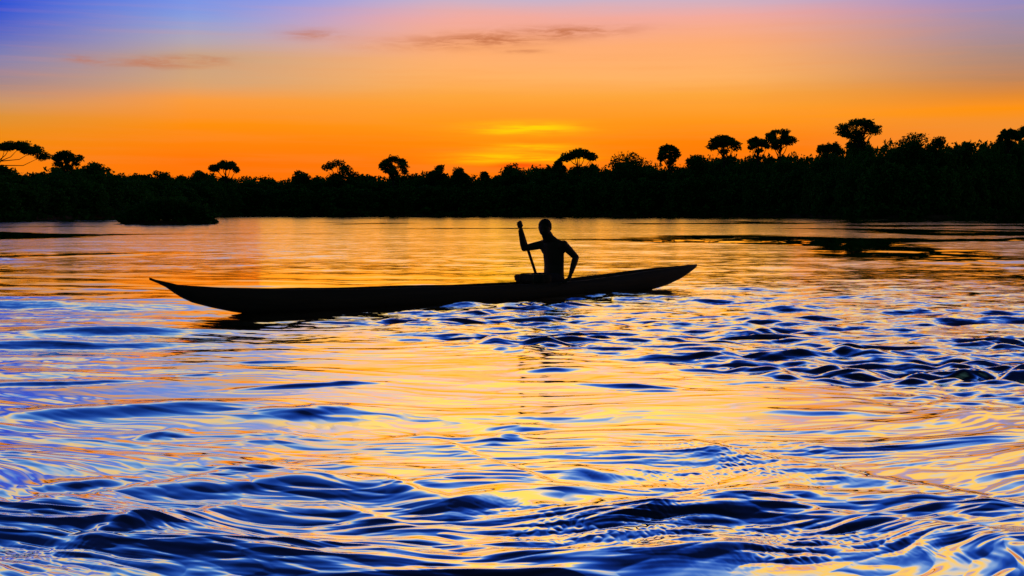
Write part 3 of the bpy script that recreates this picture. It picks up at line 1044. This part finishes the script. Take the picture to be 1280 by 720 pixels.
# head
hc = J['head']
HP(bm, (hc + RH @ Vector((0, .012, .030)), (.092, .100, .092), RH), (hc + RH @ Vector((0, -.012, -.042)), (.083, .080, .068), RH))
HP(bm, (hc + RH @ Vector((0, -.012, -.042)), (.083, .080, .068), RH), (hc + RH @ Vector((0, -.040, -.094)), (.048, .034, .026), RH))
HP(bm, (hc + RH @ Vector((0, -.092, .008)), (.010, .008, .010), RH), (hc + RH @ Vector((0, -.112, -.028)), (.016, .012, .010), RH), (hc + RH @ Vector((0, -.075, -.02)), .018))
HP(bm, (hc + RH @ Vector((-.03, -.084, .022)), (.02, .010, .008), RH), (hc + RH @ Vector((.03, -.084, .022)), (.02, .010, .008), RH))   # brow
HP(bm, (hc + RH @ Vector((-.018, -.088, -.055)), (.012, .012, .008), RH), (hc + RH @ Vector((.018, -.088, -.055)), (.012, .012, .008), RH))  # lips
for s_ in (-1, 1):
    HP(bm, (hc + RH @ Vector((s_ * .094, .012, .006)), (.010, .020, .026), RH), (hc + RH @ Vector((s_ * .090, .008, -.022)), (.008, .012, .014), RH))
# right hand: a fist closed round the shaft
PT = P(648.2, 276.0, YM + .06); PL = P(670.2, 343.5, YM + .22)
pd = (PL - PT).normalized()
ha = J['ha_r']
hs = PT + pd * (ha - PT).dot(pd)           # the point on the shaft the fist holds
away = Vector((.35, .9, .1)); away = (away - pd * away.dot(pd)).normalized()
sidew = pd.cross(away).normalized()
palm_c = hs + sidew * -.022 + away * .012
HP(bm, (J['wr_r'], .026), (hs + away * .030 + pd * .02, (.022, .022, .03)))
HP(bm, (hs + away * .028 + pd * .028, .019), (hs + away * .030 - pd * .030, .019))
for k3 in range(4):
    o_ = pd * (.034 - .024 * k3)
    r_ = (.0115, .0125, .012, .0105)[k3]
    ring = []
    for a_ in (0, 60, 120, 185, 240)[:5 if k3 < 3 else 4]:
        an = R(a_)
        ring.append(hs + o_ + (away * math.cos(an) + sidew * math.sin(an)) * .034)
    for a_, b_ in zip(ring[:-1], ring[1:]): HP(bm, (a_, r_), (b_, r_ * .95))
th = [hs + away * .03 + pd * .02, hs - sidew * .028 - pd * .012 + away * .01, hs - sidew * .024 - pd * .035 - away * .014]
HP(bm, (th[0], .014), (th[1], .012)); HP(bm, (th[1], .012), (th[2], .0095))
# left hand: resting on his thigh by the hip
hl = J['ha_l']
fd = (Vector((-.62, -.55, -.38))).normalized()
wd = fd.cross(Vector((0, 0, 1))).normalized()
HP(bm, (J['wr_l'], .026), (hl, (.034, .034, .018)))
HP(bm, (hl, (.036, .036, .016)), (hl + fd * .05, (.038, .038, .014)))
for k3 in range(4):
    o_ = wd * (.030 - .020 * k3)
    L = (.066, .075, .070, .055)[k3]
    a_ = hl + fd * .055 + o_; b_ = a_ + fd * L * .5 - Vector((0, 0, .006)) + o_ * .1; c_ = b_ + fd * L * .45 - Vector((0, 0, .02))
    HP(bm, (a_, .0098), (b_, .009)); HP(bm, (b_, .009), (c_, .0078))
HP(bm, (hl - wd * .03 + fd * .01, .014), (hl - wd * .055 + fd * .045, .011)); HP(bm, (hl - wd * .055 + fd * .045, .011), (hl - wd * .055 + fd * .075 - Vector((0, 0, .01)), .009))
bmesh.ops.transform(bm, matrix=pinv, verts=bm.verts)
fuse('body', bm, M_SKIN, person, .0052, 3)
# hair
bm = bmesh.new()
HP(bm, (hc + RH @ Vector((0, .020, .040)), (.099, .104, .096), RH), (hc + RH @ Vector((0, .045, -.005)), (.092, .070, .078), RH))
bmesh.ops.transform(bm, matrix=pinv, verts=bm.verts)
for v in bm.verts: v.co += Vector((mnoise.noise(v.co * 50), mnoise.noise(v.co * 50 + Vector((3, 0, 0))), mnoise.noise(v.co * 50 + Vector((0, 3, 0))))) * .004
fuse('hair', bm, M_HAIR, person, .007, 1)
# shorts
bm = bmesh.new()
HP(bm, (J['pelvis'] + Vector((0, 0, .045)), (.140, .110, .02), RC), (hip - Vector((0, 0, .005)), (.165, .135, .075)))
for h_, k2 in ((hip_r, kn_r), (hip_l, kn_l)):
    HP(bm, (h_, .096), (h_.lerp(k2, .78), .083))
bmesh.ops.transform(bm, matrix=pinv, verts=bm.verts)
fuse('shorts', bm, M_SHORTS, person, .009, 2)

# ------------------------------------------------------------------ the paddle
paddle = empty('paddle', PT)
tag(paddle, 'long wooden paddle held upright in the raised hand and dipped behind the canoe', 'paddle')
L = ((PT.z + .05) / -pd.z)                   # down to just under the surface
tip = PT + pd * .012
V_, F_ = tube([tip - PT, pd * .02, pd * .5, pd * L], [.018, .023, .022, .021], 12)
mesh_obj('shaft', V_, F_, M_PADDLE, paddle)
bw = (Vector((0.77, 0.64, 0)) - pd * Vector((0.77, 0.64, 0)).dot(pd)).normalized()
bn = pd.cross(bw).normalized()
vs, fs = [], []
nb = 16
for i in range(nb + 1):
    u = i / nb
    wd_ = .016 + .072 * math.sin(math.pi * min(1, u * .92 + .06)) ** .7
    if i == nb: wd_ = .02
    th_ = .014 * (1 - u) + .005
    c = pd * (L - .12 + .48 * u)
    vs += [c + bw * wd_, c + bn * th_, c - bw * wd_, c - bn * th_]
for i in range(nb):
    for j in range(4):
        a = i * 4 + j; b_ = i * 4 + (j + 1) % 4
        fs.append((a, b_, b_ + 4, a + 4))
fs += [(3, 2, 1, 0), tuple(nb * 4 + j for j in range(4))]
mesh_obj('blade', vs, fs, M_PADDLE, paddle)
